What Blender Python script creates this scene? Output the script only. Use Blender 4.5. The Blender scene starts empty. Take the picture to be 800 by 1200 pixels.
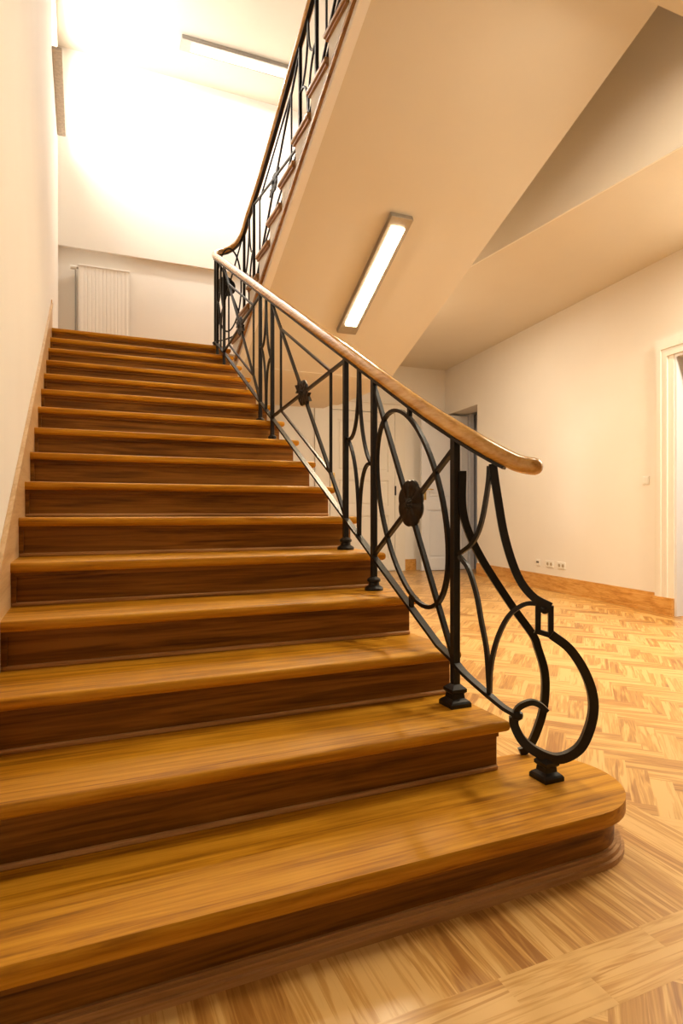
import bpy, bmesh, math, random
from mathutils import Vector
random.seed(7)
PI = math.pi
SC = bpy.context.scene
COL = SC.collection

# ------------------------------------------------------------------ materials
def lin(c):
    return tuple(((v / 12.92) if v <= .04045 else ((v + .055) / 1.055) ** 2.4) for v in (x / 255 for x in c)) + (1,)

def new_mat(name):
    m = bpy.data.materials.new(name); m.use_nodes = True
    nt = m.node_tree; nt.nodes.clear()
    out = nt.nodes.new('ShaderNodeOutputMaterial'); b = nt.nodes.new('ShaderNodeBsdfPrincipled')
    nt.links.new(b.outputs[0], out.inputs[0])
    return m, nt, b

def node(nt, kind, **kw):
    n = nt.nodes.new(kind)
    for k, v in kw.items():
        setattr(n, k, v)
    return n

def ramp(nt, stops):
    r = nt.nodes.new('ShaderNodeValToRGB'); e = r.color_ramp.elements
    e[0].position, e[0].color = stops[0]; e[1].position, e[1].color = stops[-1]
    for p, c in stops[1:-1]:
        x = e.new(p); x.color = c
    return r

def paint(name, col, rough=.7, bump=.04):
    m, nt, b = new_mat(name)
    g = node(nt, 'ShaderNodeNewGeometry')
    n = node(nt, 'ShaderNodeTexNoise'); n.inputs['Scale'].default_value = 2.2; n.inputs['Detail'].default_value = 4
    nt.links.new(g.outputs['Position'], n.inputs['Vector'])
    c0 = tuple(x * .975 for x in col[:3]) + (1,)
    r = ramp(nt, [(.3, c0), (.7, col)]); nt.links.new(n.outputs[0], r.inputs[0]); nt.links.new(r.outputs[0], b.inputs['Base Color'])
    n2 = node(nt, 'ShaderNodeTexNoise'); n2.inputs['Scale'].default_value = 160
    nt.links.new(g.outputs['Position'], n2.inputs['Vector'])
    bp = node(nt, 'ShaderNodeBump'); bp.inputs['Strength'].default_value = bump; bp.inputs['Distance'].default_value = .002
    nt.links.new(n2.outputs[0], bp.inputs['Height']); nt.links.new(bp.outputs[0], b.inputs['Normal'])
    b.inputs['Roughness'].default_value = rough
    return m

def wood(name, dark, mid, light, axis=0, rough=.32, coat=.15, spec=.5):
    """Varnished timber, grain running along world axis 0=X, 1=Y, 2=Z."""
    m, nt, b = new_mat(name)
    g = node(nt, 'ShaderNodeNewGeometry')
    mp = node(nt, 'ShaderNodeMapping'); s = [16, 16, 16]; s[axis] = .8; mp.inputs['Scale'].default_value = s
    nt.links.new(g.outputs['Position'], mp.inputs['Vector'])
    n1 = node(nt, 'ShaderNodeTexNoise'); n1.inputs['Scale'].default_value = 1.6; n1.inputs['Detail'].default_value = 7
    n1.inputs['Roughness'].default_value = .62; n1.inputs['Distortion'].default_value = .9
    nt.links.new(mp.outputs[0], n1.inputs['Vector'])
    mp2 = node(nt, 'ShaderNodeMapping'); s = [110, 110, 110]; s[axis] = 3.5; mp2.inputs['Scale'].default_value = s
    nt.links.new(g.outputs['Position'], mp2.inputs['Vector'])
    n2 = node(nt, 'ShaderNodeTexNoise'); n2.inputs['Scale'].default_value = 1.; n2.inputs['Detail'].default_value = 3
    nt.links.new(mp2.outputs[0], n2.inputs['Vector'])
    w = node(nt, 'ShaderNodeMath', operation='MULTIPLY'); w.inputs[1].default_value = 13
    nt.links.new(n1.outputs[0], w.inputs[0])
    sn = node(nt, 'ShaderNodeMath', operation='SINE'); nt.links.new(w.outputs[0], sn.inputs[0])
    a = node(nt, 'ShaderNodeMath', operation='MULTIPLY_ADD'); a.inputs[1].default_value = .05
    nt.links.new(sn.outputs[0], a.inputs[0]); nt.links.new(n1.outputs[0], a.inputs[2])
    a2 = node(nt, 'ShaderNodeMath', operation='MULTIPLY_ADD'); a2.inputs[1].default_value = .6
    nt.links.new(n2.outputs[0], a2.inputs[0]); nt.links.new(a.outputs[0], a2.inputs[2])
    r = ramp(nt, [(.50, dark), (.76, mid), (1., light)]); nt.links.new(a2.outputs[0], r.inputs[0])
    nt.links.new(r.outputs[0], b.inputs['Base Color'])
    bp = node(nt, 'ShaderNodeBump'); bp.inputs['Strength'].default_value = .12; bp.inputs['Distance'].default_value = .002
    nt.links.new(a2.outputs[0], bp.inputs['Height']); nt.links.new(bp.outputs[0], b.inputs['Normal'])
    b.inputs['Roughness'].default_value = rough
    b.inputs['Coat Weight'].default_value = coat; b.inputs['Coat Roughness'].default_value = .15
    b.inputs['Specular IOR Level'].default_value = spec
    return m

def plain(name, col, rough=.5, metal=0., noise=.06):
    m, nt, b = new_mat(name)
    g = node(nt, 'ShaderNodeNewGeometry'); n = node(nt, 'ShaderNodeTexNoise'); n.inputs['Scale'].default_value = 40
    nt.links.new(g.outputs['Position'], n.inputs['Vector'])
    r = ramp(nt, [(.3, tuple(x * (1 - noise) for x in col[:3]) + (1,)), (.7, tuple(min(1, x * (1 + noise)) for x in col[:3]) + (1,))])
    nt.links.new(n.outputs[0], r.inputs[0]); nt.links.new(r.outputs[0], b.inputs['Base Color'])
    b.inputs['Roughness'].default_value = rough; b.inputs['Metallic'].default_value = metal
    return m

def glow(name, col, strength):
    m, nt, b = new_mat(name)
    b.inputs['Base Color'].default_value = (.9, .9, .9, 1)
    b.inputs['Emission Color'].default_value = col; b.inputs['Emission Strength'].default_value = strength
    return m

def parquet(name):
    m, nt, b = new_mat(name)
    uv = node(nt, 'ShaderNodeUVMap', uv_map='grain'); ed = node(nt, 'ShaderNodeUVMap', uv_map='edge')
    at = node(nt, 'ShaderNodeVertexColor', layer_name='plank')
    sep = node(nt, 'ShaderNodeSeparateColor'); nt.links.new(at.outputs[0], sep.inputs[0])
    mp = node(nt, 'ShaderNodeMapping'); mp.inputs['Scale'].default_value = (1.7, 26, 1)
    nt.links.new(uv.outputs[0], mp.inputs['Vector'])
    n1 = node(nt, 'ShaderNodeTexNoise'); n1.inputs['Scale'].default_value = 1.1; n1.inputs['Detail'].default_value = 4; n1.inputs['Distortion'].default_value = .5
    nt.links.new(mp.outputs[0], n1.inputs['Vector'])
    w = node(nt, 'ShaderNodeMath', operation='MULTIPLY'); w.inputs[1].default_value = 34
    nt.links.new(n1.outputs[0], w.inputs[0])
    sn = node(nt, 'ShaderNodeMath', operation='SINE'); nt.links.new(w.outputs[0], sn.inputs[0])
    mp2 = node(nt, 'ShaderNodeMapping'); mp2.inputs['Scale'].default_value = (5, 130, 1)
    nt.links.new(uv.outputs[0], mp2.inputs['Vector'])
    n2 = node(nt, 'ShaderNodeTexNoise'); n2.inputs['Scale'].default_value = 1; n2.inputs['Detail'].default_value = 2
    nt.links.new(mp2.outputs[0], n2.inputs['Vector'])
    a = node(nt, 'ShaderNodeMath', operation='MULTIPLY_ADD'); a.inputs[1].default_value = .10
    nt.links.new(sn.outputs[0], a.inputs[0]); nt.links.new(n1.outputs[0], a.inputs[2])
    a2 = node(nt, 'ShaderNodeMath', operation='MULTIPLY_ADD'); a2.inputs[1].default_value = .42
    nt.links.new(n2.outputs[0], a2.inputs[0]); nt.links.new(a.outputs[0], a2.inputs[2])
    a3 = node(nt, 'ShaderNodeMath', operation='MULTIPLY_ADD'); a3.inputs[1].default_value = .30
    nt.links.new(sep.outputs[0], a3.inputs[0]); nt.links.new(a2.outputs[0], a3.inputs[2])
    r = ramp(nt, [(.56, lin((156, 104, 42))), (.84, lin((196, 147, 76))), (1., lin((216, 174, 108)))])
    nt.links.new(a3.outputs[0], r.inputs[0])
    # plank joints: dark close to the border of each board
    sx = node(nt, 'ShaderNodeSeparateXYZ'); nt.links.new(ed.outputs[0], sx.inputs[0])
    mn = node(nt, 'ShaderNodeMath', operation='MINIMUM'); nt.links.new(sx.outputs[0], mn.inputs[0]); nt.links.new(sx.outputs[1], mn.inputs[1])
    mr = node(nt, 'ShaderNodeMapRange'); mr.inputs[1].default_value = .0002; mr.inputs[2].default_value = .0016
    mr.inputs[3].default_value = .42; mr.inputs[4].default_value = 1
    nt.links.new(mn.outputs[0], mr.inputs[0])
    mx = node(nt, 'ShaderNodeMix', data_type='RGBA', blend_type='MULTIPLY'); mx.inputs[0].default_value = 1
    nt.links.new(r.outputs[0], mx.inputs[6]); nt.links.new(mr.outputs[0], mx.inputs[7])
    nt.links.new(mx.outputs[2], b.inputs['Base Color'])
    b.inputs['Roughness'].default_value = .34; b.inputs['Coat Weight'].default_value = .15; b.inputs['Coat Roughness'].default_value = .2
    return m

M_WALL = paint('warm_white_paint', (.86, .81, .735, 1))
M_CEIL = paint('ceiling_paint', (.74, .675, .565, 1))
M_TRIM = paint('cream_gloss_paint', (.82, .77, .68, 1), .4, .01)
M_DARK = paint('low_bounce_dark', (.16, .13, .10, 1))  # kept dark so the unseen front wall bounces little light
M_BAND = paint('lit_edge_plaster', (.93, .90, .87, 1))  # plaster made paler: light on the soffit edge put into its colour
M_DOORW = paint('white_door_paint', (.76, .76, .78, 1), .4, .01)
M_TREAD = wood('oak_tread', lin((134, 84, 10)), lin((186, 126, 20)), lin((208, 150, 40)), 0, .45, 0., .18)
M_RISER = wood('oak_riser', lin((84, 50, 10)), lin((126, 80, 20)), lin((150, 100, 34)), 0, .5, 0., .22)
M_MOULD = wood('oak_moulding', lin((146, 102, 54)), lin((176, 130, 78)), lin((196, 152, 100)), 0, .45, 0., .3)
M_STRING = wood('oak_string', lin((196, 152, 98)), lin((212, 172, 120)), lin((222, 186, 138)), 1, .35)
M_RAIL = wood('oak_handrail', lin((176, 120, 48)), lin((206, 152, 76)), lin((218, 170, 98)), 1, .22, .5)
M_TREAD2 = wood('oak_tread_upper', lin((112, 74, 26)), lin((150, 102, 42)), lin((176, 128, 62)), 1, .35)
M_BASEB = wood('oak_baseboard', lin((178, 118, 48)), lin((206, 148, 70)), lin((220, 168, 94)), 1, .35)
M_FLOOR = parquet('ash_parquet')
M_IRON = plain('wrought_iron', (.012, .0095, .0075, 1), .42, .35, .2)
M_ALU = plain('brushed_aluminium', (.38, .36, .33, 1), .4, .8)
M_BRASS = plain('brass', (.72, .5, .18, 1), .3, 1)
M_PLAST = plain('white_plastic', (.82, .79, .72, 1), .35)
M_SLOT = plain('dark_plastic', (.08, .06, .045, 1), .5)
M_RADI = plain('radiator_enamel', (.92, .89, .84, 1), .35, 0, .01)
M_STONE = plain('sill_stone', (.60, .53, .44, 1), .7, 0, .15)
M_GREY = paint('grey_paint', (.60, .61, .66, 1), .6)
M_LAMP = glow('lamp_diffuser', (1., .84, .58, 1), 30)
M_LAMP2 = glow('lamp_diffuser_upper', (1., .88, .68, 1), 9)
def glass_mat():
    m, nt, b = new_mat('window_glass')
    b.inputs['Base Color'].default_value = (.95, .97, 1, 1); b.inputs['Roughness'].default_value = 0
    b.inputs['Alpha'].default_value = .12
    n = node(nt, 'ShaderNodeTexNoise'); n.inputs['Scale'].default_value = 2
    return m
M_GLASS = glass_mat()

# ------------------------------------------------------------------ mesh helpers
def obj(name, bm, mat, parent=None, smooth=False, label=None):
    me = bpy.data.meshes.new(name)
    bmesh.ops.recalc_face_normals(bm, faces=bm.faces[:])
    bm.to_mesh(me); bm.free()
    me.materials.append(mat)
    if smooth:
        for p in me.polygons: p.use_smooth = True
        try: me.set_sharp_from_angle(angle=math.radians(40))
        except Exception: pass
    o = bpy.data.objects.new(name, me); COL.objects.link(o)
    if parent:
        o.parent = parent
        o.matrix_parent_inverse = parent.matrix_basis.inverted()
    if label: o['label'] = label
    return o

def empty(name, loc, label, cat, group=None, kind=None):
    o = bpy.data.objects.new(name, None); COL.objects.link(o); o.location = loc; o.empty_display_size = .1
    o['label'] = label; o['category'] = cat
    if group: o['group'] = group
    if kind: o['kind'] = kind
    return o

def struct(o, label, cat):
    o['kind'] = 'structure'; o['label'] = label; o['category'] = cat; return o

def box(bm, x0, x1, y0, y1, z0, z1):
    v = [bm.verts.new((x, y, z)) for x in (x0, x1) for y in (y0, y1) for z in (z0, z1)]
    for f in ((0, 1, 3, 2), (4, 6, 7, 5), (0, 4, 5, 1), (2, 3, 7, 6), (0, 2, 6, 4), (1, 5, 7, 3)):
        bm.faces.new([v[i] for i in f])
    return v

def bevel(bm, w, seg=2, sel=None):
    es = [e for e in bm.edges if sel is None or sel(e)]
    bmesh.ops.bevel(bm, geom=es, offset=w, segments=seg, affect='EDGES', profile=.5)

def boxes(*bs):
    bm = bmesh.new()
    for b in bs: box(bm, *b)
    return bm

def prism(bm, poly, axis, a, b):
    """poly: 2D list in the two other axes (cyclic order), extruded along axis from a to b. a, b may be functions of (p, q)."""
    def P(p, q, t):
        t = t(p, q) if callable(t) else t
        return {0: (t, p, q), 1: (p, t, q), 2: (p, q, t)}[axis]
    A = [bm.verts.new(P(p, q, a)) for p, q in poly]; B = [bm.verts.new(P(p, q, b)) for p, q in poly]
    n = len(poly)
    bm.faces.new(A); bm.faces.new(B[::-1])
    for i in range(n): bm.faces.new((A[i], B[i], B[(i + 1) % n], A[(i + 1) % n]))

def sweep(bm, pts, prof, closed=False, up=(0, 0, 1), cap=True):
    """prof: list of (side, up) offsets swept along pts."""
    pts = [Vector(p) for p in pts]; n = len(pts); rings = []
    up = Vector(up)
    for i, p in enumerate(pts):
        if closed: d = pts[(i + 1) % n] - pts[i - 1]
        else: d = pts[min(i + 1, n - 1)] - pts[max(i - 1, 0)]
        d.normalize()
        s = d.cross(up)
        if s.length < 1e-4: s = d.cross(Vector((1, 0, 0)))
        s.normalize(); u = s.cross(d)
        rings.append([bm.verts.new(p + s * a + u * b) for a, b in prof])
    k = len(prof)
    for i in range(n if closed else n - 1):
        A, B = rings[i], rings[(i + 1) % n]
        for j in range(k): bm.faces.new((A[j], A[(j + 1) % k], B[(j + 1) % k], B[j]))
    if cap and not closed:
        bm.faces.new(rings[0][::-1]); bm.faces.new(rings[-1])

def circ(r, n=10, ry=None):
    ry = r if ry is None else ry
    return [(r * math.cos(2 * PI * i / n), ry * math.sin(2 * PI * i / n)) for i in range(n)]

def rect(w, h):
    return [(-w / 2, -h / 2), (w / 2, -h / 2), (w / 2, h / 2), (-w / 2, h / 2)]

def spline(pts, per=6, closed=False):
    P = [Vector(p) for p in pts]; n = len(P); out = []
    rng = range(n) if closed else range(n - 1)
    for i in rng:
        p1, p2 = P[i], P[(i + 1) % n]
        p0 = P[i - 1] if (closed or i > 0) else p1 * 2 - p2
        p3 = P[(i + 2) % n] if (closed or i + 2 < n) else p2 * 2 - p1
        for k in range(per):
            t = k / per
            out.append(.5 * ((2 * p1) + (p2 - p0) * t + (2 * p0 - 5 * p1 + 4 * p2 - p3) * t * t + (3 * p1 - p0 - 3 * p2 + p3) * t ** 3))
    if not closed: out.append(P[-1])
    return out

def lathe(bm, prof, n, x, y, z, rot=0):
    rings = [[bm.verts.new((x + r * math.cos(rot + 2 * PI * i / n), y + r * math.sin(rot + 2 * PI * i / n), z + h)) for i in range(n)] for r, h in prof]
    for A, B in zip(rings, rings[1:]):
        for i in range(n): bm.faces.new((A[i], A[(i + 1) % n], B[(i + 1) % n], B[i]))
    bm.faces.new(rings[0][::-1]); bm.faces.new(rings[-1])

# ------------------------------------------------------------------ main dimensions (metres)
T, RISE, NSTEP = .3069, .165, 16          # lower flight going, rise, risers
W = 1.54                                   # lower flight tread end
LAND = NSTEP * RISE                        # 2.64 landing level
T2, Y20, N2 = .32, 4.93, 11                # upper flight going, first nosing, risers
def pitch1(y): return (y / T + 1) * RISE
def pitch2(y): return LAND + RISE * ((Y20 - y) / T2 + 1)
def xl2(y): return 1.645 + .012 * (4.8 - y)     # left edge of upper flight
def xr2(y): return 3.425 + .049 * (4.65 - y)    # right edge of upper flight
YB = 6.54                                  # landing back wall
XW = -.02                                  # left wall face
CEIL1, CEIL2 = 3.55, 6.45

# ------------------------------------------------------------------ floor
def clip(poly, inside, inter):
    out = []
    for i in range(len(poly)):
        a, b = poly[i - 1], poly[i]
        ia, ib = inside(a), inside(b)
        if ib:
            if not ia: out.append(inter(a, b))
            out.append(b)
        elif ia: out.append(inter(a, b))
    return out
def clip_half(poly, nx, ny, c):     # keep nx*x+ny*y<=c
    f = lambda p: nx * p[0] + ny * p[1] - c
    def inter(a, b):
        t = f(a) / (f(a) - f(b)); return (a[0] + (b[0] - a[0]) * t, a[1] + (b[1] - a[1]) * t)
    return clip(poly, lambda p: f(p) <= 1e-9, inter) if poly else poly

FB = bmesh.new()
uvg = FB.loops.layers.uv.new('grain'); uve = FB.loops.layers.uv.new('edge')
vcl = FB.loops.layers.float_color.new('plank')
def plank(cx, cy, dx, dy, L, w, planes, z=0.):
    """a board centred at cx,cy with its length along (dx,dy)"""
    px, py = -dy, dx
    quad = [(cx + dx * a * L / 2 + px * b * w / 2, cy + dy * a * L / 2 + py * b * w / 2) for a, b in ((-1, -1), (1, -1), (1, 1), (-1, 1))]
    for n in planes: quad = clip_half(quad, *n)
    if len(quad) < 3: return
    area = sum(quad[i - 1][0] * quad[i][1] - quad[i][0] * quad[i - 1][1] for i in range(len(quad)))
    if abs(area) < 2e-5: return
    rnd = random.random(); ou, ov = random.random() * 90, random.random() * 90
    if random.random() < .08: rnd = -.25
    f = FB.faces.new([FB.verts.new((x, y, z)) for x, y in quad])
    cc = (rnd, random.random(), 0, 1)
    for l in f.loops:
        x, y = l.vert.co.x - cx, l.vert.co.y - cy
        a, b = x * dx + y * dy, x * px + y * py
        l[uvg].uv = (a + ou, b + ov); l[uve].uv = (0, 0); l[vcl] = cc
        l[uve].uv = (a, b)
    return f
# edge distance is not linear over a board, so each board is inset into a thin rim and a core
BW, BL = .0765, .306
XB0, XB1 = 1.982, 5.40
def wallx(y): return 5.586 + (y - 3.08) * .13194
q = math.sqrt(.5)
# herringbone field turned 45 degrees
field = [(-1, 0, -XB0), (0, -1, .377), (0, 1, 7.9), (1, -.13194, 5.586 - 3.08 * .13194 - .1755)]
def herring(planes, xr, yr, ox=2.05, oy=.30):
    sx, sy = BL * math.sqrt(2), BW * math.sqrt(2)      # repeat across, repeat along the zigzag
    for i in range(int((xr[0] - ox) / sx) - 2, int((xr[1] - ox) / sx) + 2):
        for j in range(int((yr[0] - oy) / sy) - 6, int((yr[1] - oy) / sy) + 6):
            x, y = ox + i * sx, oy + j * sy
            def L2W(a, b): return (x + q * (a - b), y + q * (a + b))
            plank(*L2W(BL / 2, BW / 2), q, q, BL, BW, planes)
            plank(*L2W(BL + BW / 2, BW - BL / 2), -q, q, BL, BW, planes)
herring(field, (XB0, 7.), (-.3, 8.))
# second field in front of the stairs, beyond the border strips
field2 = [(0, 1, -.378), (0, -1, 2.2), (1, 0, XB0 + 3.4), (-1, 0, 1.2)]
herring([(0, 1, -.378), (0, -1, 2.2), (1, 0, 5.4), (-1, 0, .6)], (-.7, 5.4), (-2.3, -.3), 1.2, -.5)
# row of boards square to the first riser, then two strips along it
x = -.6
while x < 1.83:
    plank(x + .036, -.0465, 0, 1, .353, .072, [(1, 0, 1.8294)]); x += .072
for y0 in (-.2615, -.339):
    x = -.6 - random.random() * .3
    while x < 1.982:
        L = .42; plank(x + L / 2, y0, 1, 0, L, .077, [(1, 0, 1.982)]); x += L
# border strips beside the stairs
for x0 in (1.8678, 1.9440):
    y = -.223 + random.random() * -.0
    while y < 8.:
        L = .46; plank(x0, y + L / 2, 0, 1, L, .0765, []); y += L
# strip between curtail and border, under the stairs and along the right wall
y = .13
while y < 8.:
    plank(1.69, y + .0385, 1, 0, .28, .077, []); y += .077
dx, dy = .13194 / math.hypot(1, .13194), 1 / math.hypot(1, .13194)
for k in (0, 1):
    s = -5.2
    while s < 5.2:
        off = .045 + k * .085
        plank(5.586 - off * dy + dx * (s + .3), 3.08 + off * dx + dy * (s + .3), dx, dy, .6, .085, [(0, -1, .30), (0, 1, 7.95)]); s += .6
for k in range(2):                      # across the threshold of the recess
    plank(6.35, 7.3 + k * .5, 1, 0, 1.2, .5, [(-1, .13194, -(5.586 - 3.08 * .13194) - .001)])
# inset each board so the joint shows as a hairline of distance
bd = []
for f in FB.faces[:]:
    bd.append(f)
core = bmesh.ops.inset_individual(FB, faces=bd, thickness=.0014, use_even_offset=True)
cores = set(bd)
for f in FB.faces:
    v = (1., 1.) if f in cores else (0., 0.)
    for l in f.loops: l[uve].uv = v
me = bpy.data.meshes.new('floor'); FB.to_mesh(me); FB.free()
me.materials.append(M_FLOOR)
flo = bpy.data.objects.new('floor', me); COL.objects.link(flo)
struct(flo, 'honey coloured ash parquet floor in herringbone with plank borders', 'floor')
sub = obj('floor_slab', boxes((-1., 7.8, -3.2, 8.4, -.12, -.004)), M_BASEB)
struct(sub, 'screed slab under the parquet', 'floor')

# ------------------------------------------------------------------ walls and ceilings
# left wall with a window opening above the landing
WY0, WY1, WZ0, WZ1 = 4.95, 6.18, 5.31, 6.32
bm = boxes((XW - .3, XW, -2.6, WY0, -.1, CEIL2), (XW - .3, XW, WY1, YB, -.1, CEIL2), (XW - .3, XW, WY0, WY1, -.1, WZ0), (XW - .3, XW, WY0, WY1, WZ1, CEIL2))
struct(obj('wall_left', bm, M_WALL), 'tall warm white wall along the left side of the stairs', 'wall')
win = empty('window_1', (XW - .15, (WY0 + WY1) / 2, WZ0), 'bright window high in the left wall above the landing', 'window', kind='structure')
obj('window_frame', boxes((XW - .16, XW - .1, WY0, WY0 + .06, WZ0, WZ1), (XW - .16, XW - .1, WY1 - .06, WY1, WZ0, WZ1), (XW - .16, XW - .1, WY0 + .06, WY1 - .06, WZ0, WZ0 + .06),
    (XW - .16, XW - .1, WY0 + .06, WY1 - .06, WZ1 - .06, WZ1), (XW - .155, XW - .105, 5.54, 5.6, WZ0 + .06, WZ1 - .06)), M_TRIM, win)
obj('window_pane', boxes((XW - .133, XW - .127, WY0 + .06, 5.54, WZ0 + .06, WZ1 - .06), (XW - .133, XW - .127, 5.6, WY1 - .06, WZ0 + .06, WZ1 - .06)), M_GLASS, win)
bm = boxes((XW, .066, 4.86, 6.25, 5.27, 5.305)); bevel(bm, .006)
obj('window_sill', bm, M_STONE, win, label='beige stone window sill')

# landing back wall: upper part stands proud over the radiator niche
LEDGE = 4.13
struct(obj('wall_back', boxes((XW - .3, 3.42, YB, YB + .25, LAND - .14, CEIL1 + .01), (XW - .3, 3.95, YB, YB + .25, CEIL1 + .01, LEDGE)), M_WALL), 'recessed lower landing wall behind the radiator', 'wall')
struct(obj('wall_back', boxes((XW - .3, 4.4, YB - .055, YB + .25, LEDGE, CEIL2)), M_WALL), 'brightly lit landing wall standing proud above the radiator', 'wall')
bm = boxes((XW - .3, 4.6, .6, YB + .25, CEIL2, CEIL2 + .2))
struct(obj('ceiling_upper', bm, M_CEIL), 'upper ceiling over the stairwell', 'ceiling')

# hall ceiling with its free edge beside the upper flight, and the wall rising from that edge
def xe(y): return 3.92 + (3.89 - y) * .058
bm = bmesh.new()
prism(bm, [(xe(-2.2) + .021, -2.2), (7.6, -2.2), (7.6, 8.2), (xe(8.2) + .021, 8.2)], 2, CEIL1, CEIL1 + .25)
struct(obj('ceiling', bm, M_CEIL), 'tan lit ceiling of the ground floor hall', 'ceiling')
bm = bmesh.new()
prism(bm, [(xe(-2.2), -2.2), (xe(-2.2) + .02, -2.2), (xe(YB) + .02, YB), (xe(YB), YB)], 2, CEIL1, CEIL2)
struct(obj('wall_upper', bm, M_WALL), 'wall rising from the hall ceiling edge beside the upper flight', 'wall')

struct(obj('wall_landing', boxes((3.421, 3.52, 5.0, YB - .056, LAND - .139, CEIL1 + .01), (3.421, 3.86, 5.0, YB - .056, CEIL1 + .01, CEIL2)), M_WALL), 'wall closing the right side of the half landing', 'wall')
struct(obj('front_light_block', boxes((XW - .3, 6.2, -2.6, -2.4, 0, CEIL1)), M_DARK), 'unseen dark wall added behind the viewer to cut fill light', 'wall')  # added out of view to keep fill light off the lower steps
# right wall, turned slightly, with the doorway to the right and a recess at the far end
WD = Vector((.13194, 1, 0)).normalized(); WN = Vector((-WD.y, WD.x, 0)); WO = Vector((5.586, 3.08, 0))
def wpt(s, out=0., z=0.):      # s along the wall, out = towards the room
    p = WO + WD * s + WN * out; return Vector((p.x, p.y, z))
def wbox(bm, s0, s1, o0, o1, z0, z1):
    v = [bm.verts.new(wpt(s, o, z)) for s in (s0, s1) for o in (o0, o1) for z in (z0, z1)]
    for f in ((0, 1, 3, 2), (4, 6, 7, 5), (0, 4, 5, 1), (2, 3, 7, 6), (0, 2, 6, 4), (1, 5, 7, 3)): bm.faces.new([v[i] for i in f])
S_J = 3.729                    # jamb of the recess
D0, D1, DH = -1.30, -.245, 2.55  # doorway on the right
bm = bmesh.new()
wbox(bm, D1, S_J, 0, -.35, 0, CEIL1); wbox(bm, -4.4, D0, 0, -.35, 0, CEIL1); wbox(bm, D0, D1, 0, -.35, DH, CEIL1)
wbox(bm, S_J, 4.93, 0, -.35, 2.745, CEIL1)
struct(obj('wall_right', bm, M_WALL), 'plain warm white wall along the right of the hall', 'wall')
bm = boxes((-.31, 8.2, 7.95, 8.2, -.1, CEIL1))
struct(obj('wall_rear', bm, M_WALL), 'far hall wall under the landing with the panelled door', 'wall')
bm = boxes((7.0, 7.2, 6.6, 7.95, 0, CEIL1))
struct(obj('wall_recess', bm, M_GREY), 'grey wall closing the recess at the far corner', 'wall')
bm = bmesh.new(); wbox(bm, S_J, S_J + .02, -.35, -1.5, 0, CEIL1)
struct(obj('wall_recess', bm, M_GREY), 'return wall behind the corner of the right wall', 'wall')
# wall behind the right-hand doorway
bm = bmesh.new(); wbox(bm, D0 - .6, D1 + .6, -1.5, -1.6, 0, CEIL1)
struct(obj('wall_beyond', bm, M_GREY), 'pale wall of the room beyond the right doorway', 'wall')

# baseboards
def board(bm, s0, s1):
    wbox(bm, s0, s1, .001, .019, 0, .155); wbox(bm, s0, s1, .001, .026, 0, .035); wbox(bm, s0, s1, .001, .014, .155, .195)
bm = bmesh.new(); board(bm, -.004, S_J)
struct(obj('baseboard_right', bm, M_BASEB), 'honey oak baseboard along the right wall', 'baseboard')
bm = boxes((5.40, 5.62, 7.93, 7.95, 0, .155), (5.40, 5.62, 7.936, 7.95, .155, .19))
struct(obj('baseboard_rear', bm, M_BASEB), 'short oak baseboard between the two far doors', 'baseboard')
bm = boxes((1.7, 3.6, 7.93, 7.95, 0, .155), (1.7, 3.6, 7.936, 7.95, .155, .19))
struct(obj('baseboard_rear', bm, M_BASEB), 'oak baseboard on the far wall behind the stairs', 'baseboard')

# doorway casing on the right: fluted cream architrave on an oak plinth
bm = bmesh.new()
for a, b, o in ((-.05, -.005, .028), (-.1, -.05, .045), (-.14, -.1, .034), (-.175, -.14, .04), (-.245, -.175, .026)):
    z1 = 2.725 + b; z0 = max(2.725 + a, DH)
    wbox(bm, a, b, .001, o, .17, z1)
    if z1 > DH + .005: wbox(bm, D0 - .3, a, .001, o, z0, z1)
o = struct(obj('trim_1', bm, M_TRIM), 'cream moulded door casing at the right edge', 'door casing')
bm = bmesh.new(); wbox(bm, D1 - .03, D1 - .001, .02, -.36, 0, DH); wbox(bm, D0, D1 - .03, .02, -.36, DH - .03, DH)
struct(obj('trim_4', bm, M_DOORW), 'pale grey door lining at the right edge of the picture', 'door lining')
bm = bmesh.new(); wbox(bm, -.245, -.002, .001, .05, 0, .17); wbox(bm, -.21, -.04, .05, .054, .02, .15)
struct(obj('trim_2', bm, M_BASEB), 'oak plinth block below the cream door casing', 'plinth')

# ------------------------------------------------------------------ far doors
def panel_door(root, x0, x1, yf, h, mat, rows, thick=.045, cols=1):
    """leaf with recessed panels, front face at yf looking to -Y"""
    st = .13
    bm = bmesh.new()
    box(bm, x0, x1, yf + .018, yf + thick, .01, h)
    zs = [.01] + [z for r in rows for z in r] + [h]
    box(bm, x0, x0 + st, yf, yf + .018, .01, h); box(bm, x1 - st, x1, yf, yf + .018, .01, h)
    prev = .01
    for a, b in rows:
        box(bm, x0 + st, x1 - st, yf, yf + .018, prev, a); prev = b
    box(bm, x0 + st, x1 - st, yf, yf + .018, prev, h)
    obj('door_leaf', bm, mat, root)
    bm = bmesh.new()
    for a, b in rows:
        box(bm, x0 + st + .035, x1 - st - .035, yf + .006, yf + .0175, a + .035, b - .035)
    bevel(bm, .005, 1)
    obj('door_panel', bm, mat, root)
d1 = empty('door_1', (4.55, 7.93, 0), 'tall cream panelled door on the far wall, seen through the railing', 'door', kind='structure')
panel_door(d1, 3.98, 5.18, 7.9, 2.70, M_TRIM, [(.22, .95), (1.12, 1.55), (1.7, 2.55)])
obj('door_frame', boxes((3.72, 3.97, 7.905, 7.949, 0, 2.86), (5.19, 5.385, 7.905, 7.949, 0, 2.86), (3.97, 5.19, 7.905, 7.949, 2.71, 2.86), (3.68, 5.42, 7.88, 7.949, 2.86, 2.90)), M_TRIM, d1)
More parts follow.
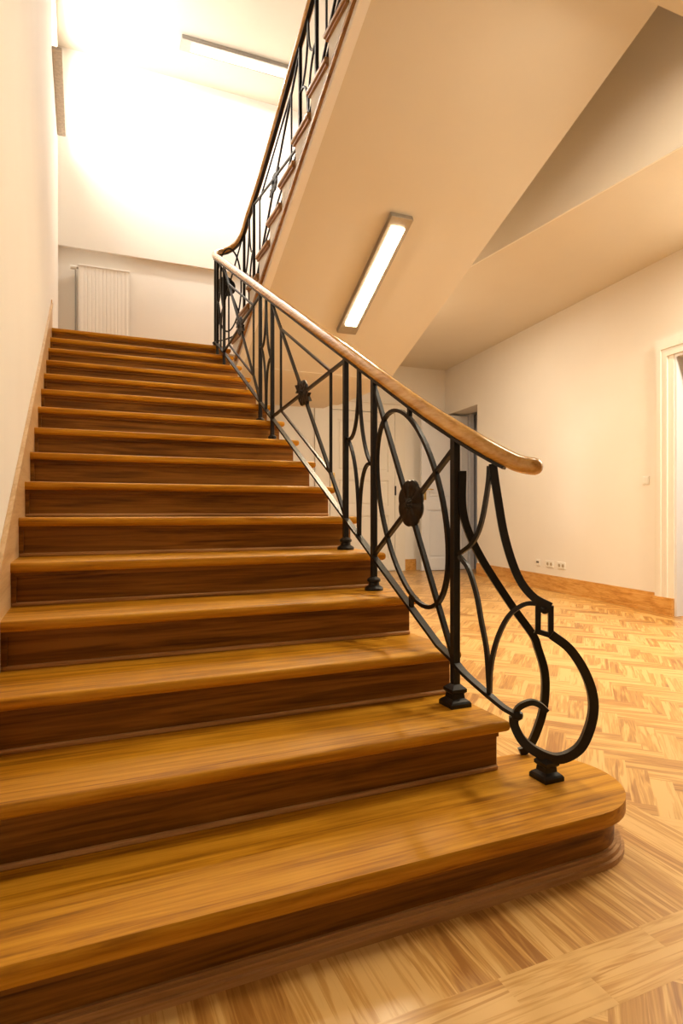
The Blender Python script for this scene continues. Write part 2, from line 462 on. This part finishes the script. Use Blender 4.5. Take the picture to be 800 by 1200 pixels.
hd = boxes((4.0, 4.06, 7.893, 7.899, 1.42, 1.66)); obj('door_handle', hd, M_BRASS, d1, label='brass handle plate')
obj('hinge', boxes((5.175, 5.2, 7.885, 7.904, 1.3, 1.46)), M_IRON, d1)
d2 = empty('door_2', (6.05, 7.68, 0), 'white panelled door standing in the recess at the far corner', 'door', kind='structure')
panel_door(d2, 5.565, 6.50, 7.65, 2.70, M_DOORW, [(.22, 1.05), (1.25, 2.5)])
hm = bmesh.new(); box(hm, 5.605, 5.65, 7.642, 7.6495, 1.22, 1.46); obj('handle_plate', hm, M_BRASS, d2)
hm = bmesh.new(); sweep(hm, [(5.63, 7.641, 1.40), (5.63, 7.60, 1.40), (5.64, 7.592, 1.40), (5.76, 7.592, 1.40)], circ(.01, 8)); obj('door_handle', hm, M_BRASS, d2, True, label='brass lever handle')
bm = boxes((6.52, 6.60, 7.6, 7.949, 0, 2.745), (6.7, 6.74, 7.6, 7.949, 0, 2.745))
struct(obj('trim_3', bm, M_GREY), 'grey door jamb strips in the far recess', 'door frame')

# ------------------------------------------------------------------ sockets and switch on the right wall
def wall_plate(name, label, cat, s, z, wdt, h, group=None):
    t = empty(name, wpt(s, 0, z), label, cat, group)
    bm = bmesh.new(); wbox(bm, s - wdt / 2, s + wdt / 2, .001, .011, z - h / 2, z + h / 2); bevel(bm, .003)
    obj('plate', bm, M_PLAST, t); return t
for s, w_, n, lab in ((2.05, .085, 1, 'small white data socket, leftmost of three above the oak baseboard'),
                      (1.79, .16, 2, 'white double wall socket, middle of three above the oak baseboard'),
                      (1.545, .16, 2, 'white double wall socket, rightmost of three, nearest the door casing')):
    t = wall_plate('wall_socket', lab, 'socket', s, .338, w_, .085, 'sockets low on the right wall')
    for i in range(n):
        ss = s + (i - (n - 1) / 2) * .075
        bm = bmesh.new(); c = wpt(ss, .0115, .338)
        if n == 1: wbox(bm, ss - .028, ss + .028, .011, .013, .333, .356)
        else:
            pr = [(WD * math.cos(a) + Vector((0, 0, 1)) * math.sin(a)) * .022 for a in [2 * PI * k / 14 for k in range(14)]]
            A = [bm.verts.new(c + v) for v in pr]; B = [bm.verts.new(c + v * .9 + WN * .0025) for v in pr]
            bm.faces.new(A); bm.faces.new(B)
            for k in range(14): bm.faces.new((A[k], A[(k + 1) % 14], B[(k + 1) % 14], B[k]))
        obj('socket_outlet', bm, M_SLOT if n == 1 else plain('socket_shade', (.42, .34, .22, 1), .5), t)
t = wall_plate('light_switch', 'white light switch on the right wall beside the door casing', 'switch', .136, 1.34, .085, .085)
bm = bmesh.new(); wbox(bm, .136 - .03, .136 + .03, .011, .016, 1.31, 1.37); bevel(bm, .002); obj('rocker', bm, M_PLAST, t)

# ------------------------------------------------------------------ lower flight
st = empty('staircase', (.77, 2.3, 0), 'wide honey oak staircase rising from the parquet to the landing', 'staircase')
XT = -.010
def tread_mesh(x0, x1, y0, y1, z):
    bm = bmesh.new(); box(bm, x0, x1, y0, y1, z - .038, z)
    bevel(bm, .015, 4, lambda e: (abs(e.verts[0].co.y - y0) < 1e-5 and abs(e.verts[1].co.y - y0) < 1e-5 and abs(e.verts[0].co.z - e.verts[1].co.z) < 1e-5)
          or (abs(e.verts[0].co.x - x1) < 1e-5 and abs(e.verts[1].co.x - x1) < 1e-5 and abs(e.verts[0].co.z - e.verts[1].co.z) < 1e-5))
    return bm
NOS = .032
# first step: curtail step with a half-round end
CX, CY, CR = 1.58, .195, .22
def curtail(r, x_l, n=20, yb=None):
    p = [(x_l, CY - r)]
    p += [(CX + r * math.cos(a), CY + r * math.sin(a)) for a in [-PI / 2 + PI * i / n for i in range(n + 1)]]
    p += [(1.48, CY + r), (1.48, .36), (x_l, .36)]
    return p
bm = bmesh.new(); prism(bm, curtail(CR, XT), 2, RISE - .042, RISE)
bevel(bm, .017, 4, lambda e: abs(e.verts[0].co.z - e.verts[1].co.z) < 1e-5 and (max(v.co.y for v in e.verts) < .05 or min(v.co.x for v in e.verts) > 1.5))
obj('tread', bm, M_TREAD, st, True, label='bottom tread with a rounded end')
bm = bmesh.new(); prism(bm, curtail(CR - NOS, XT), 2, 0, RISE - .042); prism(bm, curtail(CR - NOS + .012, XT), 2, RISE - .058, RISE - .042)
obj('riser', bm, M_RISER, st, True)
bm = bmesh.new(); prism(bm, curtail(CR - .004, XT), 2, 0, .016); prism(bm, curtail(CR - .014, XT), 2, .016, .03); prism(bm, curtail(CR - .024, XT), 2, .03, .036)
obj('base_moulding', bm, M_MOULD, st, True)
for k in range(2, NSTEP + 1):
    y0, z = (k - 1) * T, k * RISE
    x1 = W - (.02 if k == 2 else 0)
    if k < NSTEP:
        obj('tread', tread_mesh(XT, x1, y0, y0 + T + NOS + .01, z), M_TREAD, st, True)
    else:
        obj('tread', tread_mesh(XT, x1, y0, y0 + .16, z), M_TREAD, st, True)
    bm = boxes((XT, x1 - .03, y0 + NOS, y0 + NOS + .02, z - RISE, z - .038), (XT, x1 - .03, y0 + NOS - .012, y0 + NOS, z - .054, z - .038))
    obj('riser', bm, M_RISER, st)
    bm = boxes((XT, x1 - .03, y0 + NOS - .012, y0 + NOS, z - RISE, z - RISE + .016)); bevel(bm, .004, 1)
    obj('moulding', bm, M_MOULD, st)
# small upright bead where riser meets the wall string
for k in range(2, NSTEP + 1):
    y0, z = (k - 1) * T, k * RISE
    obj('corner_bead', boxes((XT, .008, y0 + NOS - .012, y0 + NOS, z - RISE + .016, z - .054)), M_RISER, st)
# wall string with a lighter cap
def bandpoly(y0, y1, h0, h1, f=pitch1):
    return [(y0, f(y0) + h0), (y1, f(y1) + h0), (y1, f(y1) + h1), (y0, f(y0) + h1)]
bm = bmesh.new()
prism(bm, [(.3, 0), (.3, pitch1(.3) + .17), (4.66, pitch1(4.66) + .17), (4.72, LAND + .28), (4.76, LAND + .12), (4.76, LAND - .3), (.9, 0)], 0, XW + .001, XW + .010)
obj('wall_string', bm, M_STRING, st)
bm = bmesh.new(); prism(bm, bandpoly(.3, 4.66, .17, .20), 0, XW + .001, XW + .018); prism(bm, bandpoly(.3, 4.66, .13, .17), 0, XW + .0105, XW + .014)
obj('string_cap', bm, M_STRING, st)
# white plastered side below the open tread ends
poly = [(.40, 0)]
for k in range(2, NSTEP + 1):
    y0, z = (k - 1) * T, k * RISE
    yy = y0 + NOS + .02
    poly += [(yy, (k - 1) * RISE - .04), (yy, z - .04)]
poly += [(4.75, LAND - .04), (4.75, LAND - .14), (4.55, LAND - .14), (4.55, 0)]
bm = bmesh.new(); prism(bm, poly, 0, 1.40, 1.506)
obj('side_panel', bm, M_WALL, st, label='white plastered side of the stairs')

# landing
bm = boxes((0, 1.60, 4.69, YB, LAND - .03, LAND), (1.60, 3.5, Y20 + .04, YB, LAND - .03, LAND))
struct(obj('landing_floor', bm, M_TREAD), 'oak floor of the half landing', 'landing')
bm = boxes((XW, 3.42, 4.76, YB, LAND - .14, LAND - .031))
struct(obj('landing_slab', bm, M_WALL), 'white plaster underside of the half landing', 'landing')

# ------------------------------------------------------------------ upper flight
s2 = empty('staircase', (2.5, 3.4, LAND), 'upper flight doubling back over the hall with white plaster soffit', 'staircase')
for j in range(1, N2 + 1):
    y0 = Y20 - (j - 1) * T2; z = LAND + j * RISE; xa = xl2(y0)
    bm = bmesh.new(); box(bm, xa, xr2(y0) - .045, y0 - T2 - NOS, y0, z - .038, z)
    bevel(bm, .013, 3, lambda e: (all(abs(v.co.y - y0) < 1e-5 for v in e.verts) or all(abs(v.co.x - xa) < 1e-5 for v in e.verts)) and abs(e.verts[0].co.z - e.verts[1].co.z) < 1e-5)
    obj('tread', bm, M_TREAD2, s2, True)
    bm = boxes((xa + .012, xr2(y0) - .045, y0 - T2 - NOS + .004, y0 - .012, z - .054, z - .038)); obj('moulding', bm, M_TREAD2, s2)
    obj('riser', boxes((xa + .03, xr2(y0) - .045, y0 - NOS - .02, y0 - NOS, z - RISE, z - .055)), M_TREAD2, s2)
YT = 1.43
yE = Y20 - .02
poly = []
for j in range(1, N2 + 1):
    y0 = Y20 - (j - 1) * T2 - NOS; z = LAND + j * RISE - .055
    poly += [(y0, z - RISE), (y0, z)]
poly += [(YT, LAND + N2 * RISE - .055), (YT, pitch2(YT) - .33)]
poly += [(yE, pitch2(yE) - .33)]
bm = bmesh.new(); prism(bm, poly, 0, lambda p, q: xl2(p) + .028, lambda p, q: xl2(p) + .075)
obj('side_string', bm, M_WALL, s2, label='white stepped string under the open tread ends')
bm = bmesh.new(); prism(bm, bandpoly(4.98, YT, -.352, -.318, pitch2), 0, lambda p, q: xl2(p) + .006, lambda p, q: xl2(p) + .0279)
obj('edge_strip', bm, M_TREAD2, s2, label='brown wooden edge strip')
bm = bmesh.new(); prism(bm, bandpoly(4.98, YT, -.40, -.331, pitch2), 0, lambda p, q: xl2(p) + .0285, lambda p, q: xl2(p) + .095)
obj('soffit_band', bm, M_BAND, s2)
SO = .39
def soff(y): return pitch2(y) - SO
yL = 4.775
bm = bmesh.new()
v = []
for y in (yL, YT):
    for x, zz in ((xl2(y) + .096, 0), (xr2(y), 0), (xr2(y), .16), (xl2(y) + .096, .16)):
        v.append(bm.verts.new((x, y, soff(y) + zz)))
for f in ((0, 1, 2, 3), (7, 6, 5, 4), (0, 4, 5, 1), (1, 5, 6, 2), (2, 6, 7, 3), (3, 7, 4, 0)): bm.faces.new([v[i] for i in f])
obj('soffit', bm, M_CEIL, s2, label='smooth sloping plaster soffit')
bm = bmesh.new(); prism(bm, bandpoly(4.70, YT, -SO + .161, .48, pitch2), 0, lambda p, q: xr2(p) - .042, lambda p, q: xr2(p))
obj('wall_string', bm, M_WALL, s2)
bm = bmesh.new(); prism(bm, bandpoly(4.12, YT, .34, .48, pitch2), 0, lambda p, q: xr2(p) + .001, lambda p, q: xe(p) - .001)  # added closure above the gap, keeps upper light off the wall
struct(obj('light_block_strip', bm, M_CEIL), 'unseen strip added beside the upper flight to block light from above', 'trim')
struct(obj('ceiling_edge', boxes((3.46, xe(4.9) - .001, 3.98, 4.98, CEIL1 + .012, CEIL1 + .1)), M_CEIL), 'plaster strip closing the hall ceiling beside the upper flight', 'ceiling')
bm = boxes((1.70, xe(YT) - .002, .2, YT, soff(YT), soff(YT) + .24))
struct(obj('landing_slab', bm, M_CEIL), 'plaster underside of the upper landing at the top edge', 'landing')

# ------------------------------------------------------------------ railing
XR1 = 1.445
RG = empty('stair_railing', (XR1, 2.4, RISE), 'black wrought iron railing with rosettes and an oak handrail up both flights', 'railing')
def iron(name, pts, w=.015, h=None, closed=False, parent=None, label=None, up=(1, 0, 0), rnd=False):
    bm = bmesh.new(); sweep(bm, pts, circ(w / 2, 8) if rnd else rect(w, h or w), closed, up)
    return obj(name, bm, M_IRON, parent or RG, rnd, label)
def foot(x, y, z, square, parent, s=1.):
    bm = bmesh.new()
    pf = [(.050, 0), (.050, .012), (.044, .018), (.030, .026), (.028, .040), (.036, .046), (.036, .056), (.022, .066), (.016, .07)]
    if square: lathe(bm, [(r * 1.16 * s, h * 1.1 * s) for r, h in pf], 4, x, y, z, PI / 4)
    else: lathe(bm, [(r * .84 * s, h * .9) for r, h in pf], 16, x, y, z)
    return obj('foot', bm, M_IRON, parent, not square)
def post(x, y, zb, zt, square=False, w=.025, ft=True):
    bm = bmesh.new(); box(bm, x - w / 2, x + w / 2, y - w / 2, y + w / 2, zb + (.05 if ft else 0), zt); bevel(bm, .002, 1)
    p = obj('post', bm, M_IRON, RG)
    if ft: foot(x, y, zb, square, p)
    return p
def rosette(x, y, z, r, parent=None, leaves=None, ax=0):
    """petalled boss facing along X (ax 0) or Y (ax 1), both sides"""
    bm = bmesh.new(); n = 48
    def V(a, rr, t):
        c, s = rr * math.cos(a), rr * math.sin(a)
        return (x + t, y + c, z + s) if ax == 0 else (x + c, y + t, z + s)
    for sg in (-1, 1):
        rings = []
        for rr, t, amp in ((1., .0, .10), (.97, .009, .10), (.72, .017, .16), (.52, .010, .12), (.36, .016, .2), (.24, .012, .0), (.16, .024, 0), (.06, .028, 0)):
            ring = []
            for i in range(n):
                a = 2 * PI * i / n; k = abs(math.sin(4 * a))
                ring.append(bm.verts.new(V(a, r * rr * (1 - .5 * amp + .5 * amp * k ** .5), sg * t * (.5 + .25 * k))))
            rings.append(ring)
        for A, B in zip(rings, rings[1:]):
            for i in range(n): bm.faces.new((A[i], A[(i + 1) % n], B[(i + 1) % n], B[i]))
        bm.faces.new(rings[-1])
    bmesh.ops.remove_doubles(bm, verts=bm.verts[:], dist=1e-5)
    o = obj('rosette', bm, M_IRON, parent or RG, True)
    if leaves:
        sl = leaves
        for sg in (-1, 1):
            bm = bmesh.new()
            for da, L in ((0, .075), (.8, .055), (-.8, .055)):
                d = Vector((0, sg, sg * sl)).normalized(); a = math.atan2(d.z, d.y) + da
                p0 = Vector((x, y, z)) + d * (r * .92); dd = Vector((0, math.cos(a), math.sin(a))); nn = Vector((0, -dd.z, dd.y))
                pts = [p0, p0 + dd * L * .45 + nn * L * .2, p0 + dd * L, p0 + dd * L * .45 - nn * L * .2]
                A = [bm.verts.new(p + Vector((.009, 0, 0))) for p in pts]; B = [bm.verts.new(p - Vector((.009, 0, 0))) for p in pts]
                bm.faces.new(A); bm.faces.new(B[::-1])
                for i in range(4): bm.faces.new((A[i], B[i], B[(i + 1) % 4], A[(i + 1) % 4]))
            obj('leaf', bm, M_IRON, o)
    return o

# ---- lower flight ironwork, in the vertical plane of the railing
HT, HB = .825, .022                                    # underside of handrail / lower rail above the nosing line
def P1(y, h): return (XR1, y, pitch1(y) + h)
posts1 = [.513, 1.16, 1.478, 2.744, 3.05, 4.285, 4.585]
for i, y in enumerate(posts1):
    k = int(y / T) + 1
    post(XR1, y, k * RISE, pitch1(y) + HT + .01, i == 0, .027 if i == 0 else .025)
def lozenge(f, ya, yb, hm=.43):
    """four concave curves between two posts meeting at top and bottom"""
    yc = (ya + yb) / 2; d = (yb - ya) / 2 - .014
    for sg in (-1, 1):
        for top in (1, 0):
            h0 = HT if top else HB + .01
            pts = [f(yc + sg * d * (t ** 2.2), h0 + (hm - h0) * t) if False else f(yc + sg * (.006 + (d - .006) * (1 - math.cos(t * PI / 2)) ** 1.15), h0 + (hm - h0) * math.sin(t * PI / 2) ** .92) for t in [i / 14 for i in range(15)]]
            iron('lozenge_curve', pts, .013, .014)
def rect_panel(f, ya, yb, ri, ro, rr, slope):
    """diagonals, inset parallelogram and rosette"""
    yc = (ya + yb) / 2; a = .155
    ta, tb = ya + (yb - ya) * a, yb - (yb - ya) * a
    hi, lo = HT - .01, HB + .01
    hA, hB = lo + (hi - lo) * a, hi - (hi - lo) * a
    iron('diagonal_bar', [f(ya, hi), f(yb, lo)], .016); iron('diagonal_bar', [f(ya, lo), f(yb, hi)], .016)
    iron('rod', [f(ta, hA), f(ta, hB)], .013); iron('rod', [f(tb, hA), f(tb, hB)], .013)
    iron('rod', [f(ta, hB), f(tb, hB)], .013, up=(1, 0, 0)); iron('rod', [f(ta, hA), f(tb, hA)], .013)
    c = f(yc, (hi + lo) / 2)
    rosette(c[0], c[1], c[2], rr, leaves=slope)
lozenge(P1, 1.16, 1.478); lozenge(P1, 2.744, 3.05); lozenge(P1, 4.285, 4.585)
rect_panel(P1, 1.478, 2.744, 0, 0, .078, RISE / T); rect_panel(P1, 3.05, 4.285, 0, 0, .078, RISE / T)
# oval panel
iron('diagonal_bar', [P1(.513, .80), P1(1.16, .03)], .017); iron('diagonal_bar', [P1(.513, .04), P1(1.16, .80)], .017)
oc = (.834, 1.046)
ov = [(XR1 - .004, oc[0] + .272 * math.cos(a) + .085 * math.sin(a), oc[1] + .075 * math.cos(a) + .388 * math.sin(a)) for a in [2 * PI * i / 64 for i in range(64)]]
iron('oval', ov, .015, .016, True)
rosette(XR1, .826, 1.048, .097)
for p in ((.836, .812), (.822, .05)):
    y, h = p; iron('collar', [P1(y, h - .03), P1(y, h + .02)], .016)
# lower rail of the first flight, curving out to the scroll
RL = [(1.522, .277, .357), (1.498, .312, .374), (1.474, .357, .404), (1.448, .455, .453), (1.445, .529, .490)]
pts = spline(RL, 5) + [P1(y, HB) for y in (.62, .8, 2, 3, 4.2, 4.60)]
pts += [(1.448, 4.70, 2.70), (1.475, 4.78, 2.73), (1.53, 4.82, 2.75), (1.62, 4.83, 2.79), (1.70, 4.81, 2.83), (1.745, 4.76, 2.88)]
pts += [(1.755, y, pitch2(y) + HB) for y in (4.68, 4.4, 3.5, 2.6, 1.7)]
iron('bottom_rail', pts, .028, .012, up=(0, 0, 1))
bm = bmesh.new(); lathe(bm, [(.004, -.018), (.016, -.009), (.018, 0), (.016, .009), (.004, .018)], 12, 1.524, .274, .357); obj('end_knob', bm, M_IRON, RG, True)

# scroll end at the newel
iron('lozenge_curve', spline([(1.475, .356, 1.166), (1.473, .362, 1.099), (1.464, .385, .979), (1.454, .421, .909), (1.445, .485, .868)]), .014, up=(.8, .4, 0))
iron('lozenge_curve', spline([(1.445, .485, .858), (1.45, .439, .817), (1.458, .405, .736), (1.464, .385, .644), (1.471, .365, .547), (1.475, .356, .412)]), .014, up=(.8, .4, 0))
iron('lozenge_curve', spline([(1.475, .356, .412), (1.477, .352, .498), (1.487, .331, .595), (1.507, .297, .675), (1.537, .259, .716), (1.569, .228, .722)]), .014, up=(.8, .4, 0))
iron('scroll_bar', spline([(1.48, .346, 1.172), (1.487, .332, 1.072), (1.5, .309, .93), (1.524, .275, .807), (1.556, .24, .743), (1.598, .206, .713)]), .026, .018, up=(.5, .8, 0))
iron('scroll_bar', [(1.598, .206, .716), (1.598, .206, .622)], .016, up=(.5, .8, 0))
iron('scroll_bar', [(1.568, .229, .726), (1.567, .23, .628)], .016, up=(.5, .8, 0))
iron('scroll_bar', [(1.560, .236, .635), (1.60, .205, .621)], .016, up=(.5, .8, 0))
bm = bmesh.new(); bmesh.ops.create_icosphere(bm, subdivisions=2, radius=.014); bmesh.ops.translate(bm, verts=bm.verts[:], vec=(1.583, .217, .702)); obj('knob', bm, M_IRON, RG, True)
iron('scroll', spline([(1.598, .206, .626), (1.646, .177, .582), (1.69, .159, .511), (1.716, .151, .435), (1.716, .151, .365), (1.69, .159, .289), (1.656, .172, .251), (1.611, .196, .233), (1.567, .23, .247), (1.535, .262, .276), (1.518, .282, .32), (1.516, .285, .35)]), .028, .024, up=(.5, .8, 0), label='large rounded scroll at the foot of the railing')
iron('scroll', spline([(1.516, .285, .345), (1.525, .273, .381), (1.55, .246, .404), (1.571, .226, .399), (1.589, .212, .379)]), .017, .02, up=(.5, .8, 0))
foot(1.591, .217, RISE, True, RG, .92)
iron('brace', spline([(1.466, .499, 1.158), (1.466, .499, 1.031), (1.486, .489, .941), (1.533, .464, .833), (1.62, .419, .681), (1.682, .387, .583), (1.698, .379, .535), (1.716, .369, .464), (1.72, .367, .392), (1.711, .372, .309), (1.686, .385, .224), (1.664, .396, .185), (1.640, .405, .172)]), .026, .018, up=(.4, .9, 0), label='curved iron brace behind the newel post')

# ---- turn between the flights
def turnpanel():
    a, b = Vector((1.455, 4.72)), Vector((1.745, 4.80))
    def Q(t, z): p = a.lerp(b, t); return (p.x, p.y + .05 * math.sin(PI * t), z)
    zc = 3.27
    iron('oval', [Q(.5 + .46 * math.cos(x), zc + .06 * math.cos(x) + .42 * math.sin(x)) for x in [2 * PI * i / 48 for i in range(48)]], .014, .014, True, up=(0, 1, 0))
    iron('diagonal_bar', [Q(0.02, 2.80), Q(.98, 3.80)], .014, up=(0, 1, 0)); iron('diagonal_bar', [Q(0.02, 3.58), Q(.98, 2.98)], .014, up=(0, 1, 0))
    c = Q(.42, 3.30); rosette(c[0], c[1], c[2], .10, ax=1)
turnpanel()
post(1.449, 4.70, LAND, 3.53); 
# ---- upper flight ironwork
def zr2(y):   # handrail centre of the upper flight
    K = [(5., 3.80), (4.66, 3.93), (4.40, 4.01), (4.2, 4.075), (4.0, 4.155), (3.63, 4.315), (3.28, 4.48), (2.98, 4.605), (2.78, 4.70), (1.4, 5.40)]
    for (ya, za), (yb, zb) in zip(K, K[1:]):
        if y >= yb: return za + (zb - za) * (ya - y) / (ya - yb)
    return K[-1][1]
X2 = 1.755
def P2(y, h):   # h runs 0..HT between nosing line and handrail underside
    lo = pitch2(y); hi = zr2(y) - .035
    return (X2, y, lo + (hi - lo) * h / HT)
posts2 = [4.766, 4.384, 3.046, 2.695, 1.5]
for y in posts2:
    j = int((Y20 - y) / T2) + 1
    post(X2, y, LAND + j * RISE, zr2(y) - .03)
lozenge(P2, 4.384, 4.74); lozenge(P2, 2.695, 3.046)
rect_panel(P2, 4.384, 3.046, 0, 0, .08, -RISE / T2); rect_panel(P2, 2.695, 1.5, 0, 0, .08, -RISE / T2)

# ---- handrail: one continuous oak rail
H = [(1.556, .238, 1.157), (1.534, .263, 1.164), (1.514, .289, 1.177), (1.477, .352, 1.218), (1.451, .435, 1.268), (1.445, .56, 1.331)]
H += [P1(y, .858) for y in (.75, 1.2, 1.8, 2.4, 3., 3.6, 4.2, 4.5)]
H += [(1.446, 4.66, 3.525), (1.456, 4.77, 3.585), (1.492, 4.845, 3.645), (1.56, 4.87, 3.68), (1.63, 4.865, 3.715), (1.69, 4.84, 3.765), (1.732, 4.79, 3.825), (1.750, 4.72, 3.885)]
H += [(1.752, y, zr2(y)) for y in (4.6, 4.4, 4.2, 4.0, 3.63, 3.28, 2.98, 2.7, 2.2, 1.6)]
prof = [(.031 * math.cos(a) * (1 if math.sin(a) > 0 else 1), (.030 if math.sin(a) > 0 else .026) * math.sin(a)) for a in [2 * PI * i / 20 for i in range(20)]]
HP = spline(H, 5)
bm = bmesh.new()
# rounded tip
d = (HP[0] - HP[1]).normalized()
pf = []
sweep(bm, HP, prof, cap=False)
bm.verts.ensure_lookup_table()
first = [bm.verts[i] for i in range(20)]
prev = first
for t in (.35, .65, .85, .97):
    s = math.sqrt(1 - t * t); c = HP[0] + d * (.03 * t)
    ring = [bm.verts.new(c + (v.co - HP[0]) * s) for v in first]
    for j in range(20): bm.faces.new((prev[j], prev[(j + 1) % 20], ring[(j + 1) % 20], ring[j]))
    prev = ring
bm.faces.new(prev)
obj('handrail', bm, M_RAIL, RG, True, label='smooth polished oak handrail')
iron('rail_plate', [p - Vector((0, 0, .034)) for p in HP[12:]], .030, .010, up=(0, 0, 1))

# ------------------------------------------------------------------ ceiling lamps
def lamp(label, c, ax, L, w, mat, dn):
    """c: centre on the surface, ax: long axis, dn: outward normal (down)"""
    ax = Vector(ax).normalized(); dn = Vector(dn).normalized(); sd = ax.cross(dn).normalized(); c = Vector(c)
    t = empty('ceiling_lamp', c, label, 'lamp', 'slim tube lamps over the stairs')
    def slab(bm, l0, l1, w0, w1, d0, d1, tp=1.):
        v = [bm.verts.new(c + ax * a + sd * b * (tp if dd == d1 else 1) + dn * dd) for a in (l0, l1) for b in (w0, w1) for dd in (d0, d1)]
        for f in ((0, 1, 3, 2), (4, 6, 7, 5), (0, 4, 5, 1), (2, 3, 7, 6), (0, 2, 6, 4), (1, 5, 7, 3)): bm.faces.new([v[i] for i in f])
    bm = bmesh.new(); slab(bm, -L / 2, L / 2, -w / 2, w / 2, .001, .05); bevel(bm, .006)
    obj('lamp_housing', bm, M_ALU, t)
    bm = bmesh.new(); slab(bm, -L / 2 + .12, L / 2 - .09, -w * .29, w * .29, .0505, .062); bevel(bm, .005)
    obj('lamp_diffuser', bm, mat, t)
    return c, ax, sd, dn
def area(name, loc, d, sx, sy, energy, col, xax=None):
    l = bpy.data.lights.new(name, 'AREA'); l.shape = 'RECTANGLE'; l.size = sx; l.size_y = sy; l.energy = energy; l.color = col
    o = bpy.data.objects.new(name, l); COL.objects.link(o); o.location = loc
    z = -Vector(d).normalized(); x = Vector(xax or (1, 0, 0)); x = (x - z * x.dot(z)).normalized(); y = z.cross(x)
    from mathutils import Matrix
    o.rotation_euler = Matrix((x, y, z)).transposed().to_euler(); return o
sl = RISE / T2
n_s = Vector((0, -sl, -1)).normalized()
c1 = Vector((2.61, 3.58, soff(3.58)))
c, ax, sd, dn = lamp('slim aluminium tube lamp glowing on the sloping soffit', c1, (-.02, -1, sl), 1.33, .20, M_LAMP, n_s)
area('soffit_lamp_light', c + dn * .075, dn, 1.1, .13, 40, (1, .80, .52), ax)
c2 = Vector((1.95, 5.82, CEIL2))
c, ax, sd, dn = lamp('slim aluminium tube lamp on the upper ceiling above the landing', c2, (1, -.02, 0), 1.34, .20, M_LAMP2, (0, 0, -1))
area('upper_lamp_light', c + dn * .075, dn, 1.1, .13, 58, (1, .93, .84), ax)
# hall lamp out of the picture to the right, then two added unseen fills
area('hall_lamp_light', (4.95, 1.0, CEIL1 - .075), (0, 0, -1), 1.1, .13, 136, (1, .88, .68), (0, 1, 0))
area('far_hall_fill', (3.98, 5.05, CEIL1 - .075), (0, 0, -1), 1.1, .13, 42, (1, .86, .66), (0, 1, 0))  # added fill without a fixture, hidden by the soffit, brightens the far door
area('upper_wall_fill', (2.9, .75, soff(YT) - .075), (0, 0, -1), .8, .13, 34, (1, .86, .64), (0, 1, 0))  # added fill out of view, lights the wall beside the upper flight
# daylight through the window over the landing
area('window_daylight', (XW - .5, 5.56, 5.9), (1, .12, -.12), 1.3, 1.1, 180, (1, .97, .93), (0, 1, 0))

# ------------------------------------------------------------------ radiator
rd = empty('radiator', (.5, YB - .06, LAND + .15), 'white ribbed panel radiator on the landing wall below the ledge', 'radiator')
bm = bmesh.new(); x0, x1, z0, z1 = .197, .765, LAND + .14, 3.93
n = 13; pts = []
w_ = (x1 - x0 - .03) / n
poly = [(x0, YB - .03), (x0, YB - .088), (x0 + .015, YB - .088)]
for i in range(n):
    a = x0 + .015 + i * w_
    poly += [(a + w_ * .12, YB - .092), (a + w_ * .78, YB - .092), (a + w_ * .9, YB - .088), (a + w_, YB - .088)]
poly += [(x1, YB - .088), (x1, YB - .03)]
prism(bm, poly, 2, z0 + .02, z1 - .02)
obj('radiator_panel', bm, M_RADI, rd)
bm = boxes((x0 - .003, x1 + .003, YB - .1, YB - .028, z1 - .02, z1)); bevel(bm, .004)
for i in range(n):
    box(bm, x0 + .015 + i * w_ + w_ * .25, x0 + .015 + (i + 1) * w_ - w_ * .25, YB - .103, YB - .1, z1 - .018, z1 - .006)
obj('top_grille', bm, M_RADI, rd)
bm = boxes((x0 + .05, x0 + .09, YB - .03, YB - .001, z1 - .2, z1 - .1), (x1 - .09, x1 - .05, YB - .03, YB - .001, z1 - .2, z1 - .1)); obj('bracket', bm, M_RADI, rd)
bm = bmesh.new(); sweep(bm, [(x0, YB - .06, z1 - .04), (x0 - .035, YB - .06, z1 - .04)], circ(.012, 10)); sweep(bm, [(x0 - .03, YB - .06, z1 - .04), (x0 - .03, YB - .06, LAND)], circ(.008, 8))
v = obj('valve', bm, M_ALU, rd, True)
bm = bmesh.new(); sweep(bm, [(x0 - .02, YB - .06, z1 - .04), (x0 - .035, YB - .06, z1 - .04), (x0 - .036, YB - .06, z1 - .04), (x0 - .085, YB - .06, z1 - .04)], circ(.024, 14)); obj('thermostat_knob', bm, M_PLAST, v, True)

# ------------------------------------------------------------------ world, camera, colour
w = bpy.data.worlds.new('World'); SC.world = w; w.use_nodes = True
bg = w.node_tree.nodes['Background']; bg.inputs[0].default_value = (1, .82, .62, 1); bg.inputs[1].default_value = .1
cam = bpy.data.cameras.new('Camera'); co = bpy.data.objects.new('Camera', cam); COL.objects.link(co)
cam.sensor_fit = 'VERTICAL'; cam.sensor_height = 36; cam.lens = 708.86 / 1200 * 36; cam.clip_start = .02
co.location = (.2301, -1.2959, 1.0133); co.rotation_euler = (PI / 2, 0, -.4059)
SC.camera = co
SC.view_settings.view_transform = 'Standard'
SC.view_settings.look = 'None'
SC.view_settings.exposure = .26
